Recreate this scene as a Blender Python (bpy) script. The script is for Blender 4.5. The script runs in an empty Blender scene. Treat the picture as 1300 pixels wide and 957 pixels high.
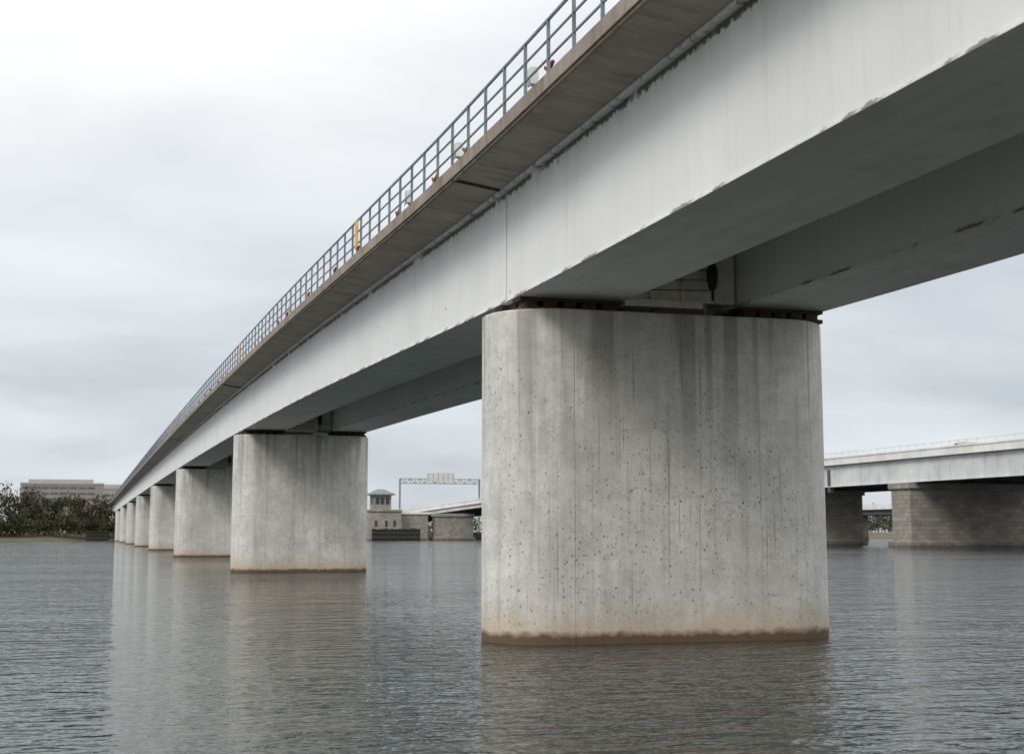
import bpy, math, random
from mathutils import Vector
random.seed(7)
D=bpy.data; SC=bpy.context.scene
# ------------------------------------------------------------ node helpers
def new_mat(name):
    m=D.materials.new(name); m.use_nodes=True
    nt=m.node_tree; b=nt.nodes['Principled BSDF']
    return m,nt,b
class N:
    def __init__(s,nt): s.nt=nt; s.tc=None
    def n(s,t,**k):
        x=s.nt.nodes.new(t)
        for a,v in k.items(): setattr(x,a,v)
        return x
    def l(s,a,b): s.nt.links.new(a,b)
    def coord(s,kind='Object',scale=(1,1,1)):
        if not s.tc: s.tc=s.n('ShaderNodeTexCoord')
        if scale==(1,1,1): return s.tc.outputs[kind]
        m=s.n('ShaderNodeMapping'); m.inputs['Scale'].default_value=scale
        s.l(s.tc.outputs[kind],m.inputs['Vector']); return m.outputs[0]
    def noise(s,v,scale=1,detail=4,rough=.55,dist=0):
        x=s.n('ShaderNodeTexNoise'); x.inputs['Scale'].default_value=scale
        x.inputs['Detail'].default_value=detail; x.inputs['Roughness'].default_value=rough
        x.inputs['Distortion'].default_value=dist
        s.l(v,x.inputs['Vector']); return x.outputs[0]
    def mr(s,v,a,b,c=0,d=1,smooth=False):
        x=s.n('ShaderNodeMapRange'); x.clamp=True
        if smooth: x.interpolation_type='SMOOTHSTEP'
        s.l(v,x.inputs[0])
        for i,q in zip((1,2,3,4),(a,b,c,d)): x.inputs[i].default_value=q
        return x.outputs[0]
    def math(s,op,a,b=None,c=None):
        x=s.n('ShaderNodeMath',operation=op)
        for i,q in enumerate((a,b,c)):
            if q is None: continue
            if isinstance(q,(int,float)): x.inputs[i].default_value=q
            else: s.l(q,x.inputs[i])
        return x.outputs[0]
    def mix(s,f,a,b,mode='MIX'):
        x=s.n('ShaderNodeMix',data_type='RGBA',blend_type=mode)
        if isinstance(f,(int,float)): x.inputs[0].default_value=f
        else: s.l(f,x.inputs[0])
        for i,q in ((6,a),(7,b)):
            if isinstance(q,tuple): x.inputs[i].default_value=(*q,1) if len(q)==3 else q
            else: s.l(q,x.inputs[i])
        return x.outputs[2]
    def sep(s,v):
        x=s.n('ShaderNodeSeparateXYZ'); s.l(v,x.inputs[0]); return x.outputs
    def comb(s,a,b,c):
        x=s.n('ShaderNodeCombineXYZ')
        for i,q in enumerate((a,b,c)):
            if isinstance(q,(int,float)): x.inputs[i].default_value=q
            else: s.l(q,x.inputs[i])
        return x.outputs[0]
    def bump(s,h,b,strength=.3,dist=.02):
        x=s.n('ShaderNodeBump'); x.inputs['Strength'].default_value=strength
        x.inputs['Distance'].default_value=dist
        s.l(h,x.inputs['Height']); s.l(x.outputs[0],b.inputs['Normal'])

def simple(name,col,rough=.7,var=.25,scale=2.0,metal=0,bump=0):
    m,nt,b=new_mat(name); g=N(nt)
    c=g.coord(); f=g.mr(g.noise(c,scale,3),.3,.7)
    dk=tuple(x*(1-var) for x in col); lt=tuple(min(1,x*(1+var)) for x in col)
    g.l(g.mix(f,dk,lt),b.inputs['Base Color'])
    b.inputs['Roughness'].default_value=rough; b.inputs['Metallic'].default_value=metal
    if bump: g.bump(g.noise(c,scale*8,3),b,bump,.02)
    return m

# ---- pier concrete
def mat_pier():
    m,nt,b=new_mat('pier_concrete'); g=N(nt)
    c=g.coord(); xyz=g.sep(c); z=xyz[2]
    uv=g.sep(g.coord('UV'))   # v = depth below the pier top
    big=g.mr(g.noise(c,.45,4,.6),.38,.66)
    col=g.mix(big,(.75,.73,.69),(.60,.58,.54))
    mot=g.mr(g.noise(c,2.6,6,.80),.42,.64)
    col=g.mix(g.math('MULTIPLY',mot,.40),col,(.36,.335,.295))
    fine=g.mr(g.noise(c,11,4,.8),.52,.68)
    col=g.mix(g.math('MULTIPLY',fine,.30),col,(.28,.26,.225))
    st=g.mr(g.noise(g.coord(scale=(2.6,2.6,.10)),1.6,4,.7),.50,.70)
    col=g.mix(g.math('MULTIPLY',st,.34),col,(.30,.28,.245))
    st2=g.mr(g.noise(g.coord(scale=(9,9,.16)),1.8,3,.6),.62,.70)
    col=g.mix(g.math('MULTIPLY',st2,.50),col,(.16,.15,.13))
    ro=g.mr(g.noise(g.coord(scale=(1.0,1.0,.05)),1.5,2,.5),.52,.58)
    rz=g.mr(g.math('ADD',uv[1],g.math('MULTIPLY',g.noise(c,1.2,4),1.5)),1.2,5.0,1,0)
    col=g.mix(g.math('MULTIPLY',g.math('MULTIPLY',ro,rz),.55),col,(.22,.205,.175))
    br=g.n('ShaderNodeTexBrick'); br.offset=0
    br.inputs['Scale'].default_value=1; br.inputs['Mortar Size'].default_value=.012
    br.inputs['Brick Width'].default_value=1.22; br.inputs['Row Height'].default_value=2.44
    br.inputs['Color1'].default_value=(1,1,1,1); br.inputs['Color2'].default_value=(.82,.82,.80,1)
    br.inputs['Mortar'].default_value=(.78,.78,.77,1)
    g.l(g.comb(g.math('ADD',xyz[0],xyz[1]),g.math('ADD',z,.55),0),br.inputs['Vector'])
    col=g.mix(.5,col,br.outputs[0],'MULTIPLY')
    # bug holes
    mask=g.mr(g.noise(c,.5,4,.6),.38,.56)
    nn=g.n('ShaderNodeTexNoise'); nn.inputs['Scale'].default_value=14; nn.inputs['Detail'].default_value=1; g.l(c,nn.inputs['Vector'])
    sm=g.n('ShaderNodeVectorMath',operation='SCALE'); sm.inputs['Scale'].default_value=.07
    g.l(nn.outputs[1],sm.inputs[0])
    for sc,th,cc,kp in ((5.6,.19,(1,1,.75),.40),(10.0,.27,(1,1,.8),.30)):
        v=g.n('ShaderNodeTexVoronoi'); v.inputs['Scale'].default_value=sc
        wob=g.n('ShaderNodeVectorMath',operation='ADD'); g.l(g.coord(scale=cc),wob.inputs[0])
        g.l(sm.outputs[0],wob.inputs[1]); g.l(wob.outputs[0],v.inputs['Vector'])
        rnd=g.sep(v.outputs['Color'])
        keep=g.mr(rnd[0],kp,kp+.1)
        rad=g.math('MULTIPLY',g.mr(v.outputs[0],th*.4,th,1,0),g.mr(rnd[1],0,1,.4,1))
        f=g.math('MULTIPLY',g.math('MULTIPLY',rad,keep),mask)
        col=g.mix(g.math('MULTIPLY',f,.9),col,(.10,.085,.07))
    nz=g.noise(g.coord(scale=(1.4,1.4,.6)),1.5,4,.65)
    zz=g.math('ADD',z,g.math('MULTIPLY',nz,-1.1))
    tan_=g.mr(zz,-.45,.55,1,0,True)
    col=g.mix(g.math('MULTIPLY',tan_,.62),col,(.50,.355,.20))
    zz2=g.math('ADD',z,g.math('MULTIPLY',g.noise(c,3,4),-.30))
    br2=g.mr(zz2,.00,.15,1,0)
    col=g.mix(g.math('MULTIPLY',br2,.92),col,(.085,.048,.022))
    g.l(col,b.inputs['Base Color']); b.inputs['Roughness'].default_value=.88
    g.bump(g.noise(c,18,4,.7),b,.3,.012)
    return m
# ---- girder paint (uv: u along bridge, v height above soffit)
def mat_girder(kind='web'):
    m,nt,b=new_mat('girder_paint_'+kind); g=N(nt)
    c=g.coord(); uv=g.sep(g.coord('UV'))
    col=g.mix(g.mr(g.noise(c,.35,4,.6),.3,.7),(.84,.84,.825),(.75,.75,.735))
    if kind=='web':
        st=g.mr(g.noise(g.coord('UV',(2.2,.12,1)),1.5,4,.7),.52,.78)
        col=g.mix(g.math('MULTIPLY',st,.26),col,(.45,.43,.39))
        gr=g.math('MULTIPLY',g.mr(uv[1],1.9,2.7,0,1),g.mr(g.noise(g.coord('UV',(1.6,.25,1)),1.2,4,.7),.42,.7))
        col=g.mix(g.math('MULTIPLY',gr,.4),col,(.42,.40,.36))
        e=g.math('ADD',uv[1],g.math('MULTIPLY',g.noise(g.coord('UV',(2.8,1.2,1)),2.8,5,.85),.56))
        f=g.math('MULTIPLY',g.mr(e,2.85,2.88),g.mr(g.noise(g.coord('UV',(.5,.3,1)),1.3,3),.39,.45))
        col=g.mix(g.math('MULTIPLY',f,.92),col,(.045,.037,.03))
        e2=g.math('SUBTRACT',uv[1],g.math('MULTIPLY',g.noise(g.coord('UV',(3.0,3,1)),1.6,5,.8),.24))
        f2=g.math('MULTIPLY',g.mr(e2,-.050,-.030,1,0),g.mr(g.noise(g.coord('UV',(.5,.1,1)),1.7,3),.50,.56))
        col=g.mix(g.math('MULTIPLY',f2,.75),col,(.13,.085,.055))
        v=g.n('ShaderNodeTexVoronoi'); v.inputs['Scale'].default_value=.8; g.l(c,v.inputs['Vector'])
        rn=g.sep(v.outputs['Color'])
        sp=g.math('MULTIPLY',g.mr(v.outputs[0],.03,.05,1,0),g.mr(rn[1],.7,.72))
        col=g.mix(g.math('MULTIPLY',sp,.8),col,(.14,.08,.045))
    elif kind=='soffit':
        col=g.mix(g.mr(g.noise(g.coord(scale=(2.2,.08,1)),1.2,4,.65),.45,.75,0,.4),col,(.48,.45,.40))
        col=g.mix(g.mr(g.noise(c,.9,5,.7),.52,.72,0,.4),col,(.43,.39,.33))
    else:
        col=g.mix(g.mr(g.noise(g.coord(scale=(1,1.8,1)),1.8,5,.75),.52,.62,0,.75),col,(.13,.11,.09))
    g.l(col,b.inputs['Base Color']); b.inputs['Roughness'].default_value=.62
    if kind!='lip': g.bump(g.noise(g.coord(scale=(1,.5,1)),1.1,2),b,.12,.03)
    return m
def mat_deck():
    m,nt,b=new_mat('deck_concrete'); g=N(nt)
    c=g.coord()
    col=g.mix(g.mr(g.noise(c,.6,5,.65),.3,.7),(.36,.30,.245),(.21,.17,.135))
    st=g.mr(g.noise(g.coord(scale=(1,2.2,.2)),1.4,4,.7),.5,.72)
    col=g.mix(g.math('MULTIPLY',st,.7),col,(.08,.06,.045))
    g.l(col,b.inputs['Base Color']); b.inputs['Roughness'].default_value=.9
    g.bump(g.noise(c,14,4,.7),b,.3,.01)
    return m
def mat_under():
    m,nt,b=new_mat('deck_underside_concrete'); g=N(nt)
    c=g.coord()
    col=g.mix(g.mr(g.noise(c,.8,5,.65),.3,.7),(.47,.42,.365),(.32,.28,.24))
    st=g.mr(g.noise(g.coord(scale=(.25,3.2,.2)),1.6,4,.7),.5,.70)
    col=g.mix(g.math('MULTIPLY',st,.6),col,(.14,.115,.09))
    g.l(col,b.inputs['Base Color']); b.inputs['Roughness'].default_value=.9
    g.bump(g.noise(c,14,4,.7),b,.3,.01)
    return m
def mat_stone(name='ashlar_stone',c1=(.36,.33,.285),c2=(.25,.225,.19),bw=1.5,rh=.75):
    m,nt,b=new_mat(name); g=N(nt)
    c=g.coord(); xyz=g.sep(c)
    br=g.n('ShaderNodeTexBrick')
    br.inputs['Scale'].default_value=1; br.inputs['Mortar Size'].default_value=.035
    br.inputs['Brick Width'].default_value=bw; br.inputs['Row Height'].default_value=rh
    br.inputs['Color1'].default_value=(*c1,1); br.inputs['Color2'].default_value=(*c2,1)
    br.inputs['Mortar'].default_value=(.15,.14,.125,1)
    g.l(g.comb(g.math('ADD',xyz[0],xyz[1]),xyz[2],0),br.inputs['Vector'])
    f=g.mr(g.noise(c,.4,4,.6),.35,.7)
    col=g.mix(g.math('MULTIPLY',f,.5),br.outputs[0],(.13,.115,.095))
    wl=g.mr(g.math('ADD',xyz[2],g.math('MULTIPLY',g.noise(c,1,3),-.8)),-.1,.4,1,0)
    col=g.mix(g.math('MULTIPLY',wl,.7),col,(.06,.05,.038))
    g.l(col,b.inputs['Base Color']); b.inputs['Roughness'].default_value=.9
    return m
def mat_water():
    m,nt,b=new_mat('river_water'); g=N(nt)
    b.inputs['Base Color'].default_value=(.021,.031,.029,1)
    b.inputs['Roughness'].default_value=.03
    b.inputs['IOR'].default_value=1.33
    a=g.noise(g.coord(scale=(.45,.9,1)),.50,2,.5,.6)
    bb=g.noise(g.coord(scale=(.8,1.6,1)),1.3,2,.55,.6)
    cc=g.noise(g.coord(scale=(.9,1.5,1)),3.4,2,.6,.4)
    gust=g.mr(g.noise(g.coord(scale=(.02,.05,1)),1.0,2),.3,.7,.55,1.35)
    h=g.math('ADD',g.math('MULTIPLY',a,.75),g.math('ADD',g.math('MULTIPLY',bb,.62),g.math('MULTIPLY',cc,.24)))
    h=g.math('MULTIPLY',h,gust)
    g.bump(h,b,1.0,.15)
    return m
def mat_ground(name,c1,c2):
    m,nt,b=new_mat(name); g=N(nt); c=g.coord()
    g.l(g.mix(g.mr(g.noise(c,.15,5,.7),.3,.7),c1,c2),b.inputs['Base Color'])
    b.inputs['Roughness'].default_value=.95
    g.bump(g.noise(c,2,4),b,.5,.1); return m
def mat_leaf(name,c1,c2):
    m,nt,b=new_mat(name); g=N(nt); c=g.coord()
    g.l(g.mix(g.mr(g.noise(c,.22,3,.7),.35,.65),c1,c2),b.inputs['Base Color'])
    b.inputs['Roughness'].default_value=1.0; b.inputs['Specular IOR Level'].default_value=.08; return m

M=dict(pier=mat_pier(),girder=mat_girder('web'),soffit=mat_girder('soffit'),lip=mat_girder('lip'),deck=mat_deck(),under=mat_under(),stone=mat_stone(),
 stone2=mat_stone('tower_stone',(.38,.355,.31),(.28,.26,.225),1.2,.6),
 water=mat_water(),
 land=mat_ground('ground_soil',(.06,.06,.03),(.10,.09,.055)),
 bank=mat_ground('bank_rubble',(.12,.11,.09),(.2,.18,.15)),
 leaf1=mat_leaf('foliage_olive',(.034,.042,.018),(.068,.074,.034)),
 leaf2=mat_leaf('foliage_bare_brown',(.048,.040,.028),(.082,.068,.048)),
 bark=simple('bark',(.07,.055,.04),.9),
 rail=simple('railing_galvanised',(.17,.20,.23),.55,.3,3,.3),
 rust=simple('rusted_steel',(.07,.045,.032),.85,.5,9,0,.3),
 redox=simple('red_oxide_bracket',(.22,.06,.045),.8,.3,6),
 yellow=simple('yellow_sign_paint',(.70,.38,.03),.5,.12,3),
 white=simple('white_enclosure',(.62,.66,.64),.5,.1,3),
 dark=simple('dark_rubber',(.02,.018,.016),.7,.3,8),
 lead=simple('grey_cross_frame_paint',(.68,.66,.62),.7,.15,3),
 hwy=simple('highway_concrete',(.72,.71,.68),.8,.12,.4),
 hwyg=simple('highway_girder_paint',(.60,.61,.60),.7,.14,.25),
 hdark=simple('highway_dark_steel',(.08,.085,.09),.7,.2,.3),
 steel=simple('gantry_steel',(.22,.23,.24),.5,.2,1,.4),
 signback=simple('sign_aluminium',(.58,.57,.54),.6,.12,1),
 timber=simple('weathered_timber',(.045,.038,.032),.9,.5,2,0,.5),
 roof=simple('slate_roof',(.16,.17,.17),.8,.2,1),
 glass=simple('dark_window_glass',(.035,.04,.045),.25,.2,1),
 winband=simple('office_window_band',(.10,.105,.11),.3,.25,.3),
 facade=simple('office_facade',(.25,.215,.20),.8,.12,.05),  # office colours greyed and paled to stand in for distance haze
 facade2=simple('office_facade_pale',(.34,.325,.31),.8,.1,.05),
 asphalt=simple('asphalt',(.05,.05,.05),.9,.2,.5),
 carw=simple('vehicle_paint_pale',(.60,.60,.52),.35,.05,1),
)
# ------------------------------------------------------------ mesh builder
class MB:
    def __init__(s): s.v=[];s.f=[];s.mi=[];s.uv=[];s.mats=[]
    def m(s,k):
        if k not in s.mats: s.mats.append(k)
        return s.mats.index(k)
    def face(s,idx,k,uv=None): s.f.append(tuple(idx)); s.mi.append(s.m(k)); s.uv.append(uv)
    def box(s,x0,x1,y0,y1,z0,z1,k):
        b=len(s.v)
        s.v+=[(x0,y0,z0),(x1,y0,z0),(x1,y1,z0),(x0,y1,z0),(x0,y0,z1),(x1,y0,z1),(x1,y1,z1),(x0,y1,z1)]
        for q in ((0,3,2,1),(4,5,6,7),(0,1,5,4),(1,2,6,5),(2,3,7,6),(3,0,4,7)): s.face([b+i for i in q],k)
    def beam(s,p,q,r,k,n=4,r2=None):
        p=Vector(p);q=Vector(q);d=(q-p)
        if d.length<1e-6: return
        d.normalize(); up=Vector((0,0,1)) if abs(d.z)<.9 else Vector((0,1,0))
        a=d.cross(up).normalized(); c=d.cross(a).normalized(); r2=r if r2 is None else r2
        b=len(s.v); off=math.pi/4 if n==4 else 0
        for pt,rr in ((p,r),(q,r2)):
            for i in range(n):
                t=2*math.pi*i/n+off
                s.v.append(tuple(pt+a*math.cos(t)*rr+c*math.sin(t)*rr))
        for i in range(n):
            j=(i+1)%n; s.face((b+i,b+j,b+n+j,b+n+i),k)
        s.face([b+i for i in range(n)][::-1],k); s.face([b+n+i for i in range(n)],k)
    def sweep(s,sec,path,keys,caps=True):
        n=len(sec); b=len(s.v)
        for (x,y,z,nx,ny) in path:
            for dx,dz in sec: s.v.append((x+nx*dx,y+ny*dx,z+dz))
        for i in range(len(path)-1):
            for j in range(n):
                k=(j+1)%n
                a0=b+i*n+j;a1=b+i*n+k;a2=b+(i+1)*n+k;a3=b+(i+1)*n+j
                u0=path[i][1];u1=path[i+1][1]
                s.face((a0,a1,a2,a3),keys[j] if isinstance(keys,(list,tuple)) else keys,
                  ((u0,sec[j][1]),(u0,sec[k][1]),(u1,sec[k][1]),(u1,sec[j][1])))
        if caps:
            kk=keys[0] if isinstance(keys,(list,tuple)) else keys
            s.face([b+j for j in range(n)][::-1],kk)
            e=b+(len(path)-1)*n; s.face([e+j for j in range(n)],kk)
    def build(s,name,parent=None,smooth=False,bevel=0,recalc=True):
        me=D.meshes.new(name); me.from_pydata(s.v,[],s.f)
        for k in s.mats: me.materials.append(M[k])
        me.polygons.foreach_set('material_index',s.mi)
        uvl=me.uv_layers.new(name='UVMap')
        for p,u in zip(me.polygons,s.uv):
            if u:
                for li,c in zip(p.loop_indices,u): uvl.data[li].uv=c
        me.update()
        if recalc:
            import bmesh
            bm=bmesh.new(); bm.from_mesh(me); bmesh.ops.recalc_face_normals(bm,faces=bm.faces); bm.to_mesh(me); bm.free()
        o=D.objects.new(name,me); SC.collection.objects.link(o)
        if parent: o.parent=parent
        if smooth:
            for p in me.polygons: p.use_smooth=True
        if bevel:
            bv=o.modifiers.new('bevel','BEVEL'); bv.width=bevel; bv.segments=2; bv.limit_method='ANGLE'
        return o
def empty(name,loc=(0,0,0)):
    e=D.objects.new(name,None); SC.collection.objects.link(e); e.empty_display_size=1; return e

# ------------------------------------------------------------ rail bridge
KP=[(-150,7.7),(-60,7.85),(10,7.95),(32.5,8.0),(46,8.30),(66,8.72),(93,9.06),(110,9.21),(154,9.42),(214,9.55),(330,9.60),(560,9.5),(700,9.4)]
def S(y):
    if y<=KP[0][0]: return KP[0][1]
    for i in range(len(KP)-1):
        if KP[i][0]<=y<=KP[i+1][0]:
            x0,y0=KP[i];x1,y1=KP[i+1]
            def tan(j):
                a=max(0,j-1);c=min(len(KP)-1,j+1)
                return (KP[c][1]-KP[a][1])/(KP[c][0]-KP[a][0])
            h=x1-x0;t=(y-x0)/h;m0=tan(i)*h;m1=tan(i+1)*h
            return (2*t**3-3*t*t+1)*y0+(t**3-2*t*t+t)*m0+(-2*t**3+3*t*t)*y1+(t**3-t*t)*m1
    return KP[-1][1]
SP=60.5; Y1=32.5
PY=[Y1+SP*k for k in range(-2,10)]
rb=empty('rail_bridge')
def stadium(xl,xr,yc,r,n=28):
    p=[]
    for i in range(n+1):
        t=math.pi/2+math.pi*i/n; p.append((xl+r+r*math.cos(t),yc+r*math.sin(t)))
    gx=xl+r+.18
    p+=[(gx,yc-r),(gx+.014,yc-r+.02),(gx+.028,yc-r)]
    for i in range(n+1):
        t=-math.pi/2+math.pi*i/n; p.append((xr-r+r*math.cos(t),yc+r*math.sin(t)))
    return p
for i,py in enumerate(PY):
    mb=MB(); top=S(py)-.33; r=1.55
    P=stadium(9.0,17.76,py,r); n=len(P); cx,cy=13.36,py
    levels=[(-2.0,0),(top-.05,0),(top-.015,.015),(top,.05)]
    for z,ins in levels:
        for x,y in P:
            ex=max(min(x,17.76-r),9.0+r); dx,dy=x-ex,y-cy; L=math.hypot(dx,dy) or 1
            mb.v.append((x-dx/L*ins,y-dy/L*ins,z))
    for l in range(3):
        d0,d1=top-levels[l][0],top-levels[l+1][0]
        for j in range(n):
            k=(j+1)%n; mb.face((l*n+j,l*n+k,(l+1)*n+k,(l+1)*n+j),'pier',((j,d0),(j+1,d0),(j+1,d1),(j,d1)))
    mb.face([3*n+j for j in range(n)],'pier',[(0,0)]*n)
    mb.build('pier_%d'%i,rb)
    mb=MB()
    for gx0,gx1 in ((9.55,12.1),(15.2,17.5)):
        for yy in (py-.75,py+.75):
            mb.box(gx0+.05,gx1-.05,yy-.34,yy+.34,top-.005,top+.09,'rust')
            for q in range(5):
                cxx=gx0+.3+(gx1-gx0-.6)*q/4
                mb.box(cxx-.16,cxx+.16,yy-.25,yy+.25,top+.09,top+.24,'rust')
            mb.box(gx0+.02,gx1-.02,yy-.30,yy+.30,top+.24,top+.325,'rust')
    mb.box(9.7,11.95,py-.3,py+.3,top+.002,top+.3,'dark'); mb.box(15.35,17.35,py-.3,py+.3,top+.002,top+.3,'dark')
    mb.build('bearing_%d'%i,rb)
    mb=MB(); s=S(py)
    for yy in (py-.9,py+.9):
        mb.box(12.18,15.12,yy-.05,yy+.05,s+.05,s+1.35,'lead')
        mb.box(12.18,15.12,yy-.2,yy+.2,s+1.35,s+1.42,'lead')
        mb.box(12.18,14.2,yy-.22,yy+.22,s-.12,s+.05,'lead')
        for q in (12.9,13.7,14.6): mb.box(q-.03,q+.03,yy-.16,yy-.05,s+.05,s+1.35,'lead')
    mb.build('cross_frame_%d'%i,rb)
    if i<6:
        mb=MB()
        prof=[(0,.03),(.25,.03),(.3,.09),(.5,.13),(.7,.14),(.9,.09),(1.0,.03),(1.5,.03)]
        nn=12; xx,yy,zb=14.35,py-1.35,s+.05
        for zz,rr in prof:
            for j in range(nn):
                t=2*math.pi*j/nn; mb.v.append((xx+rr*math.cos(t),yy+rr*math.sin(t),zb+zz))
        for l in range(len(prof)-1):
            for j in range(nn):
                k=(j+1)%nn; mb.face((l*nn+j,l*nn+k,(l+1)*nn+k,(l+1)*nn+j),'dark')
        for zc in (s+.25,s+.5,s+.75,s+1.0): mb.beam((12.1,py-1.2,zc),(14.35,py-1.3,zc+.06),.012,'dark')
        mb.build('drain_pipe_%d'%i,rb,True)
def ysamp(a,b,st=4):
    n=max(2,int((b-a)/st)); return [a+(b-a)*i/n for i in range(n+1)]
GD=2.78
def gsec(x0,x1):
    L=.05
    return [(x0-L,0),(x1+L,0),(x1+L,.035),(x1,.035),(x1,2.70),(x1+.14,2.70),(x1+.14,GD),(x0-.14,GD),(x0-.14,2.70),(x0,2.70),(x0,.035),(x0-L,.035)]
GK=['soffit','girder','girder','girder','lip','lip','lip','lip','lip','girder','girder','girder']
for i in range(len(PY)-1):
    ys=ysamp(PY[i]+.03,PY[i+1]-.03)
    path=[(0,y,S(y),1,0) for y in ys]
    for nm,a,b in (('a',9.55,12.1),('b',15.2,17.5)):
        mb=MB(); mb.sweep(gsec(a,b),path,GK); mb.build('box_girder_%s_%d'%(nm,i),rb)
    sec=[(8.15,2.96),(9.38,GD+.003),(12.27,GD+.003),(12.6,2.95),(14.7,2.95),(15.03,GD+.003),(17.67,GD+.003),(18.9,2.96),
         (18.9,3.26),(18.6,3.26),(18.6,3.12),(8.45,3.12),(8.45,3.26),(8.15,3.26)]
    keys=['under']*7+['deck']*7
    p2=[(0,y,S(y),1,0) for y in ysamp(PY[i]+.015,PY[i+1]-.015)]
    mb=MB(); mb.sweep(sec,p2,keys); mb.build('deck_slab_%d'%i,rb)
    mb=MB()
    mb.sweep([(8.20,2.90),(8.28,2.90),(8.28,2.953),(8.20,2.957)],p2,'deck'); mb.build('drip_edge_%d'%i,rb)
    mb=MB()
    for tx in (11.2,15.7):
        for s_ in (-.72,.72):
            mb.sweep([(tx+s_-.04,3.30),(tx+s_+.04,3.30),(tx+s_+.04,3.46),(tx+s_-.04,3.46)],p2,'rust')
        mb.sweep([(tx-1.2,3.123),(tx+1.2,3.123),(tx+1.1,3.30),(tx-1.1,3.30)],p2,'hwy')
    mb.build('track_%d'%i,rb)
mb=MB()
for py in PY[1:-1]:
    s=S(py)
    mb.box(9.60,12.05,py-.02,py+.02,s+.04,s+2.7,'dark')
    mb.box(15.25,17.45,py-.02,py+.02,s+.04,s+2.7,'dark')
    mb.beam((8.17,py,s+2.925),(9.37,py,s+2.75),.04,'rust')
mb.build('joint_seal',rb)
for nm,rx in (('west',8.30),('east',18.75)):
    mb=MB(); y=-40.0; yl=[]
    while y<560:
        yl.append(y); y+=1.52
    for j,y in enumerate(yl):
        b=S(y)+3.26
        mb.box(rx-.03,rx+.03,y-.03,y+.03,b,b+1.22,'rail')
        mb.box(rx-.09,rx+.07,y-.09,y+.09,b,b+.02,'rail')
    for hz,rr in ((1.2,.036),(.80,.026),(.42,.026)):
        for y0,y1 in zip(yl[:-1],yl[1:]):
            mb.beam((rx,y0,S(y0)+3.26+hz),(rx,y1,S(y1)+3.26+hz),rr,'rail')
    mb.build('railing_'+nm,rb)
mb=MB(); y=16
rr=random.Random(3)
while y<230:
    b=S(y)+3.26
    mb.box(8.30,8.50,y-.12,y+.12,b,b+.10,'redox')
    mb.beam((8.36,y-.26,b+.08),(8.4,y+.26,b+.40),.04,'redox'); mb.beam((8.36,y+.26,b+.06),(8.4,y-.24,b+.38),.04,'redox')
    y+=rr.choice((3.2,4.6,6.4))
mb.build('track_brackets',rb)
for yy in (45.6,83.0,150.0):
    mb=MB(); b=S(yy)+3.26
    mb.box(8.22,8.26,yy-.22,yy+.22,b+.25,b+1.12,'yellow'); mb.beam((8.27,yy,b),(8.27,yy,b+1.2),.03,'rail')
    mb.build('yellow_marker_sign',rb)
mb=MB()
for yy in (27.3,33.5,39.2,64):
    b=S(yy)+3.26
    mb.box(8.50,8.68,yy-.12,yy+.12,b+.5,b+.85,'white'); mb.beam((8.6,yy,b-.1),(8.6,yy,b+.5),.03,'rail')
    mb.beam((8.4,yy-.3,b+.35),(8.6,yy+.3,b+.9),.02,'rail')
mb.build('junction_box',rb)
mb=MB(); yl=[-40+6*i for i in range(100)]
for y0,y1 in zip(yl[:-1],yl[1:]):
    mb.beam((8.62,y0,S(y0)+3.33),(8.62,y1,S(y1)+3.33),.05,'rail')
mb.build('cable_conduit',rb)

# ------------------------------------------------------------ highway bridge
hb=empty('highway_bridge')
HP=[(-150,136.5,16.8),(300,136.5,16.8),(400,133,15.7),(460,126.7,13.9),(490,118.5,12.2),(520,109,10.2),(560,95,8.6)]
def hp(y):
    for i in range(len(HP)-1):
        if y<=HP[i+1][0]:
            t=(y-HP[i][0])/(HP[i+1][0]-HP[i][0]); 
            return HP[i][1]+(HP[i+1][1]-HP[i][1])*t, HP[i][2]+(HP[i+1][2]-HP[i][2])*t
ys=ysamp(-150,560,15); path=[]
for y in ys:
    x,z=hp(y); x2,_=hp(min(560,y+5)); x1,_=hp(max(-150,y-5)); dy=min(560,y+5)-max(-150,y-5); dx=x2-x1
    L=math.hypot(dx,dy); path.append((x,y,z,dy/L,-dx/L))
mb=MB()
mb.sweep([(0,-1.5),(27,-1.5),(27,0),(26.6,0),(26.6,-1.0),(.4,-1.0),(.4,0),(0,0)],path,['hwyg','hwy','hwy','hwy','asphalt','hwy','hwy','hwy'])
mb.sweep([(-.12,-.28),(-.003,-.28),(-.003,-.02),(-.12,-.02)],path,'hwy')
mb.build('deck',hb)
mb=MB()
for gx in (.9,6.5,13,19.5,25.5):
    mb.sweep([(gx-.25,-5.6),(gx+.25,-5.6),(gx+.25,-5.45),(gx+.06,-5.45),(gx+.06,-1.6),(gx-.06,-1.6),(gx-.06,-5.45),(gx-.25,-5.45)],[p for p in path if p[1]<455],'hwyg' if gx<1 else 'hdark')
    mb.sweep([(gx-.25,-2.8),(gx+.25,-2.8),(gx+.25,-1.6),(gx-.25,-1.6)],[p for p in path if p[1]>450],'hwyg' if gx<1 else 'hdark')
mb.build('girders',hb)
mb=MB(); yy=-50
while yy<430:
    x,z=hp(yy); mb.box(x+.70,x+.83,yy-.04,yy+.04,z-5.4,z-1.6,'hwyg'); yy+=3.2
mb.build('web_stiffeners',hb)
mb=MB(); yl=[80+2.5*i for i in range(190)]
pp=None
for y in yl:
    if y>555: break
    x,z=hp(y); mb.box(x+.15,x+.25,y-.05,y+.05,z,z+.75,'hwyg')
    if pp: mb.beam(pp,(x+.2,y,z+.75),.06,'hwyg')
    pp=(x+.2,y,z+.75)
mb.build('parapet_rail',hb)
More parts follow.
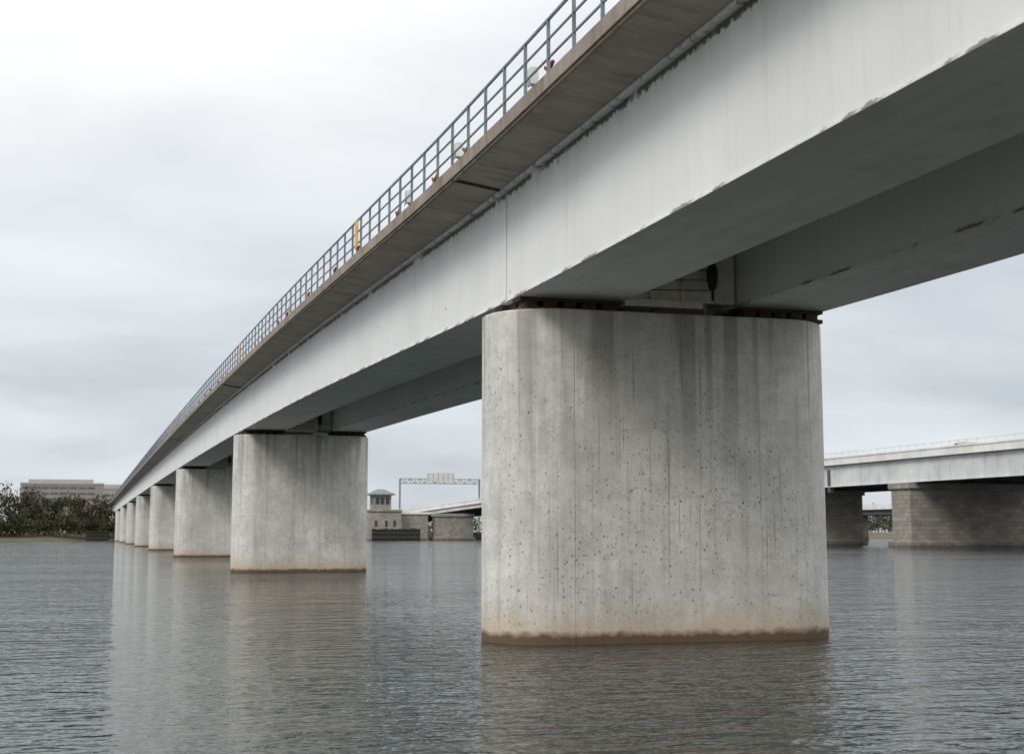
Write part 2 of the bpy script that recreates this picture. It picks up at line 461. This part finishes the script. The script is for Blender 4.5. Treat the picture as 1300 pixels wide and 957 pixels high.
def spier(x0,x1,y0,y1,z1,nm):
    mb=MB()
    mb.box(x0,x1,y0,y1,-1,z1-1.0,'stone'); mb.box(x0-.4,x1+.4,y0-.4,y1+.4,z1-1.0,z1,'stone2')
    mb.box(x0-.6,x1+.6,y0-.6,y1+.6,-1,1.1,'stone'); mb.build(nm,hb,False,.06)
spier(136.4,166,217,223,11.1,'stone_pier_a')
spier(137,153.5,262,268,11.1,'stone_pier_b')
spier(134,160,345,350,11.0,'stone_pier_c')
spier(114.5,127.5,474,480,9.0,'stone_pier_d')
mb=MB(); mb.box(137.2,138.2,246,247,10.2,14.5,'hdark'); mb.build('expansion_bracket',hb)
mb=MB(); mb.box(102,112,476,490,-1,8.8,'stone2'); mb.box(101.6,112.4,475.6,490.4,8.8,9.5,'hwy'); mb.build('stone_abutment',hb)
van=MB(); vx,vy=144.5,214.0; z0=15.8
prof=[(-2.6,.4),(2.6,.4),(2.6,1.2),(1.9,1.35),(1.3,2.25),(-2.5,2.3),(-2.6,2.1)]
b=len(van.v)
for sx in (0,1.95):
    for a,c in prof: van.v.append((vx+sx,vy+a,z0+c))
n=len(prof)
for j in range(n): van.face((j,(j+1)%n,n+(j+1)%n,n+j),'carw')
van.face(list(range(n)),'carw'); van.face([n+j for j in range(n)][::-1],'carw')
van.box(vx-.01,vx+1.96,vy-.2,vy+1.2,z0+1.45,z0+2.0,'glass')
for a in (-1.7,1.7):
    for sx in (0,1.75): van.beam((vx+sx,vy+a,z0+.37),(vx+sx+.2,vy+a,z0+.37),.36,'dark',14)
van.build('white_van')
db=empty('distant_road_bridge')
mb=MB(); pth=[(232,y,11.2,1,0) for y in ysamp(150,560,20)]
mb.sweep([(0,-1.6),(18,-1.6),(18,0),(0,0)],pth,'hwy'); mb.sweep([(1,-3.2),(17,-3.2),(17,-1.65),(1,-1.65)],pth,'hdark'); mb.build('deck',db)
mb=MB()
for y in range(170,560,42): mb.box(234,248,y-2,y+2,-1,8.0,'stone')
mb.build('stone_piers',db)
ga=empty('sign_gantry'); mb=MB(); gy=545; x0,x1=117,149; zt=23.4;zb=21.6
for x in (x0,x1):
    for d in (-.7,.7): mb.beam((x,gy+d,2),(x,gy+d,zt),.2,'steel',6)
    z=4
    while z<zt-2: mb.beam((x,gy-.7,z),(x,gy+.7,z+2),.09,'steel'); z+=2
for d in (-.7,.7):
    mb.beam((x0,gy+d,zt),(x1,gy+d,zt),.15,'steel'); mb.beam((x0,gy+d,zb),(x1,gy+d,zb),.15,'steel')
    for i in range(16):
        a=x0+2*i; mb.beam((a,gy+d,zb if i%2 else zt),(a+2,gy+d,zt if i%2 else zb),.08,'steel'); mb.beam((a,gy+d,zb),(a,gy+d,zt),.08,'steel')
mb.build('truss_frame',ga)
mb=MB(); mb.box(127.5,131.4,gy-.95,gy-.85,22.2,25.6,'signback'); mb.box(131.6,138.6,gy-.95,gy-.85,21.9,25.9,'signback')
for a in range(128,139,2): mb.box(a-.05,a+.05,gy-1.05,gy-.952,22.1,25.5,'steel')
mb.build('sign_panels',ga)
tw=empty('bridge_tender_tower'); mb=MB()
mb.box(90.5,101.5,470,480,-1,9.6,'stone2'); mb.box(90.1,101.9,469.6,480.4,9.6,10.2,'stone2')
mb.box(92.2,98.2,471,477.5,10.2,15.0,'stone2')
mb.build('stone_base',tw)
mb=MB()
for a in (92.9,94.6,96.3): mb.box(a,a+1.2,470.9,470.998,12.0,14.2,'glass')
for a in (472,474.3): mb.box(92.1,92.198,a,a+1.5,12.0,14.2,'glass')
for a in (92.5,96,98.8): mb.box(a,a+.8,469.9,469.998,4.5,6.6,'glass')
mb.build('windows',tw)
mb=MB()
rx0,rx1,ry0,ry1=91.1,99.3,470,479
mb.box(rx0,rx1,ry0,ry1,15.0,15.4,'roof')
mb.v+=[(rx0,ry0,15.403),(rx1,ry0,15.403),(rx1,ry1,15.403),(rx0,ry1,15.403),(94,474,17.1),(96.4,474,17.1),(96.4,475,17.1),(94,475,17.1)]
for q in ((8,9,13,12),(9,10,14,13),(10,11,15,14),(11,8,12,15),(12,13,14,15)): mb.face(q,'roof')
mb.build('hip_roof',tw)
def fender(name,x0,x1,y,h):
    mb=MB(); x=x0
    while x<x1:
        w=.38; hh=h+random.uniform(-.25,.2); mb.box(x,x+w,y+random.uniform(-.05,.05),y+.4,-1,hh,'timber'); x+=w+.06
    for z in (.6,h*.55,h-.5): mb.box(x0,x1,y-.3,y-.06,z,z+.28,'timber')
    mb.build(name)
fender('timber_fender',90,106,462,3.9)
fender('timber_fender',0.5,7.4,466,3.2)
def office(name,x0,x1,y,d,h,mat,fl=4.0):
    e=empty(name); mb=MB(); mb.box(x0,x1,y,y+d,2,h,mat); mb.box(x0+5,x1-7,y+5,y+d-5,h+.302,h+2.8,'facade2'); mb.box(x0-.3,x1+.3,y-.3,y+d+.3,h-.9,h+.3,'facade2'); mb.build('walls',e)
    mb=MB(); z=5
    while z<h-3:
        x=x0+1.5
        while x<x1-6:
            mb.box(x,x+5.4,y-.06,y+.3,z,z+1.7,'winband'); x+=6.2
        z+=fl
    mb.build('windows',e)
office('office_building',-44,12,1056,30,37.2,'facade')
office('office_building',-2,44,1095,30,35.2,'facade2')
office('office_building',-120,-72,1150,30,26,'facade2')
# ------------------------------------------------------------ terrain and water
def grid(name,xs,ys,fz,k):
    mb=MB(); nx=len(xs)
    for y in ys:
        for x in xs: mb.v.append((x,y+ (fz(x,y)[1]),fz(x,y)[0]))
    for j in range(len(ys)-1):
        for i in range(nx-1):
            a=j*nx+i; mb.face((a,a+1,a+nx+1,a+nx),k)
    return mb.build(name,None,True)
grid('river_water',[-4000,-1000,0,1000,4000],[-400,0,400,700],lambda x,y:(0,0),'water')
def far(x,y):
    t=(y-478)
    z=-1 if t<0 else min(2.6,-.4+t*.14)
    w=4*math.sin(x*.03)+2*math.sin(x*.11) if y<520 else 0
    if 80<x<150: w*=.0
    return z+(.25*math.sin(x*.31+y) if 0<t<200 else 0),w
grid('ground',[-6000,-3000,-1000]+[-500+10*i for i in range(131)]+[1500,3000,6000],[474,478,482,488,495,505,530,600,900,1500,3000,9000],far,'land')
grid('riverbank',[-400+8*i for i in range(101)],[-400,-100,-30,-10,-4,0,3,6,8],lambda x,y:(max(-.8,min(1.2,(4-y)*.18))+.12*math.sin(x*1.7+y),1.0*math.sin(x*.2)),'bank')
# ------------------------------------------------------------ trees
def trees(name,items,leafn,seed,sz=1.0,lk=('leaf1','leaf2')):
    R=random.Random(seed); mb=MB()
    for (x,y,h,w) in items:
        key=lk[0] if R.random()<.4 else lk[1]
        base=2.0
        mb.beam((x,y,base-1),(x,y,base+h*.6),.024*h,'bark',5,.008*h)
        lobes=[]
        for q in range(13):
            a=R.uniform(0,6.28); rr=R.uniform(.1,.8)*w*.5; zz=base+h*R.uniform(.14,.92)
            rr*=1-.7*max(0,(zz-base)/h-.6)
            c=(x+rr*math.cos(a),y+rr*math.sin(a),zz); lobes.append((c,R.uniform(.14,.26)*w))
            mb.beam((x,y,base+h*R.uniform(.2,.5)),c,.009*h,'bark',4,.003*h)
        for q in range(int(leafn*h/13)):
            c,lr=R.choice(lobes)
            d=Vector((R.gauss(0,1),R.gauss(0,1),R.gauss(0,.8)))*lr*.55
            p=Vector(c)+d; p.z=max(p.z,base); s=R.uniform(.20,.50)*sz
            u=Vector((R.gauss(0,1),R.gauss(0,1),R.gauss(0,1))).normalized(); v=u.cross(Vector((R.gauss(0,1),R.gauss(0,1),R.gauss(0,1)))).normalized()
            b=len(mb.v)
            mb.v+=[tuple(p+u*s),tuple(p+v*s*.7),tuple(p-u*s),tuple(p-v*s*.7)]
            mb.face((b,b+1,b+2,b+3),key if R.random()<.75 else lk[0])
    return mb.build(name,recalc=False)
R=random.Random(11); it=[]
x=-110
while x<9:
    h=R.uniform(12,15.5)
    if x<-14: h+=1.5
    if -13<x<-8: h*=.8
    if x>-2: h*=.88
    it.append((x,R.uniform(491,516),h,h*R.uniform(.6,.85))); x+=R.uniform(1.7,3.2)
x=-110
while x<60:
    h=R.uniform(3.0,6.5); it.append((x,R.uniform(485,490),h,h*1.5)); x+=R.uniform(1.4,2.6)
trees('shoreline_trees',it,950,5)
it=[]; x=20
while x<560:
    h=R.uniform(5,9)
    if x>280: h+=4
    it.append((x,R.uniform(620,760),h,h*1.5)); x+=R.uniform(2,4.5)
trees('distant_tree_line',it,300,9,1.4)
# ------------------------------------------------------------ world
w=D.worlds.new('World'); SC.world=w; w.use_nodes=True; nt=w.node_tree; g=N(nt)
bg=nt.nodes['Background']; bg.inputs['Strength'].default_value=.1
SUNAZ=Vector((-.80,-.60)); elev=math.radians(40)
sky=g.n('ShaderNodeTexSky',sky_type='NISHITA'); sky.sun_disc=False; sky.sun_elevation=elev
sky.sun_rotation=math.atan2(SUNAZ.x,SUNAZ.y)
tc=g.coord('Generated'); s=g.sep(tc)
zc=g.math('MAXIMUM',s[2],0.0); den=g.math('ADD',zc,.22)
v=g.comb(g.math('DIVIDE',s[0],den),g.math('DIVIDE',s[1],den),0)
mp=g.n('ShaderNodeMapping'); mp.inputs['Rotation'].default_value=(0,0,.5); mp.inputs['Scale'].default_value=(.5,.8,1); mp.inputs['Location'].default_value=(.7,.2,0); g.l(v,mp.inputs[0])
n1=g.noise(mp.outputs[0],1.0,3,.5,.3); n2=g.noise(mp.outputs[0],2.6,4,.55,.3)
cl=g.math('ADD',g.math('MULTIPLY',n1,.72),g.math('MULTIPLY',n2,.28))
cl=g.mr(cl,.36,.64,0,1,True)
ramp=g.n('ShaderNodeValToRGB'); g.l(zc,ramp.inputs[0])
e=ramp.color_ramp.elements; e[0].position=0; e[0].color=(.59,.635,.67,1); e[1].position=.9; e[1].color=(1,1,1,1)
q=ramp.color_ramp.elements.new(.14); q.color=(.64,.675,.71,1)
q=ramp.color_ramp.elements.new(.36); q.color=(.84,.85,.86,1)
br=g.mix(cl,(.82,.835,.86),(1.22,1.21,1.19))
cc=g.mix(1.0,ramp.outputs[0],br,'MULTIPLY')
gain=g.mr(zc,.3,.95,11.0,21)
vm=g.n('ShaderNodeVectorMath',operation='SCALE'); g.l(cc,vm.inputs[0]); g.l(gain,vm.inputs['Scale'])
g.l(g.mix(.94,sky.outputs[0],vm.outputs[0]),bg.inputs['Color'])
sl=D.lights.new('sun','SUN'); sl.energy=1.5; sl.angle=math.radians(20); sl.color=(1,.97,.935)
so=D.objects.new('sun',sl); SC.collection.objects.link(so)
d=Vector((SUNAZ.x*math.cos(elev),SUNAZ.y*math.cos(elev),math.sin(elev)))
so.rotation_euler=d.to_track_quat('Z','Y').to_euler()
cam=D.cameras.new('camera'); co=D.objects.new('camera',cam); SC.collection.objects.link(co); SC.camera=co
co.location=(0,0,2.5); cam.lens=50; cam.sensor_width=36; cam.clip_end=20000; cam.clip_start=.1
cam.shift_y=-44.5/1300
co.rotation_euler=(math.radians(90+7.64),0,math.radians(-16.6))
cam.dof.use_dof=True; cam.dof.focus_distance=34; cam.dof.aperture_fstop=2.0
SC.view_settings.view_transform='Standard'; SC.view_settings.look='None'; SC.view_settings.exposure=0
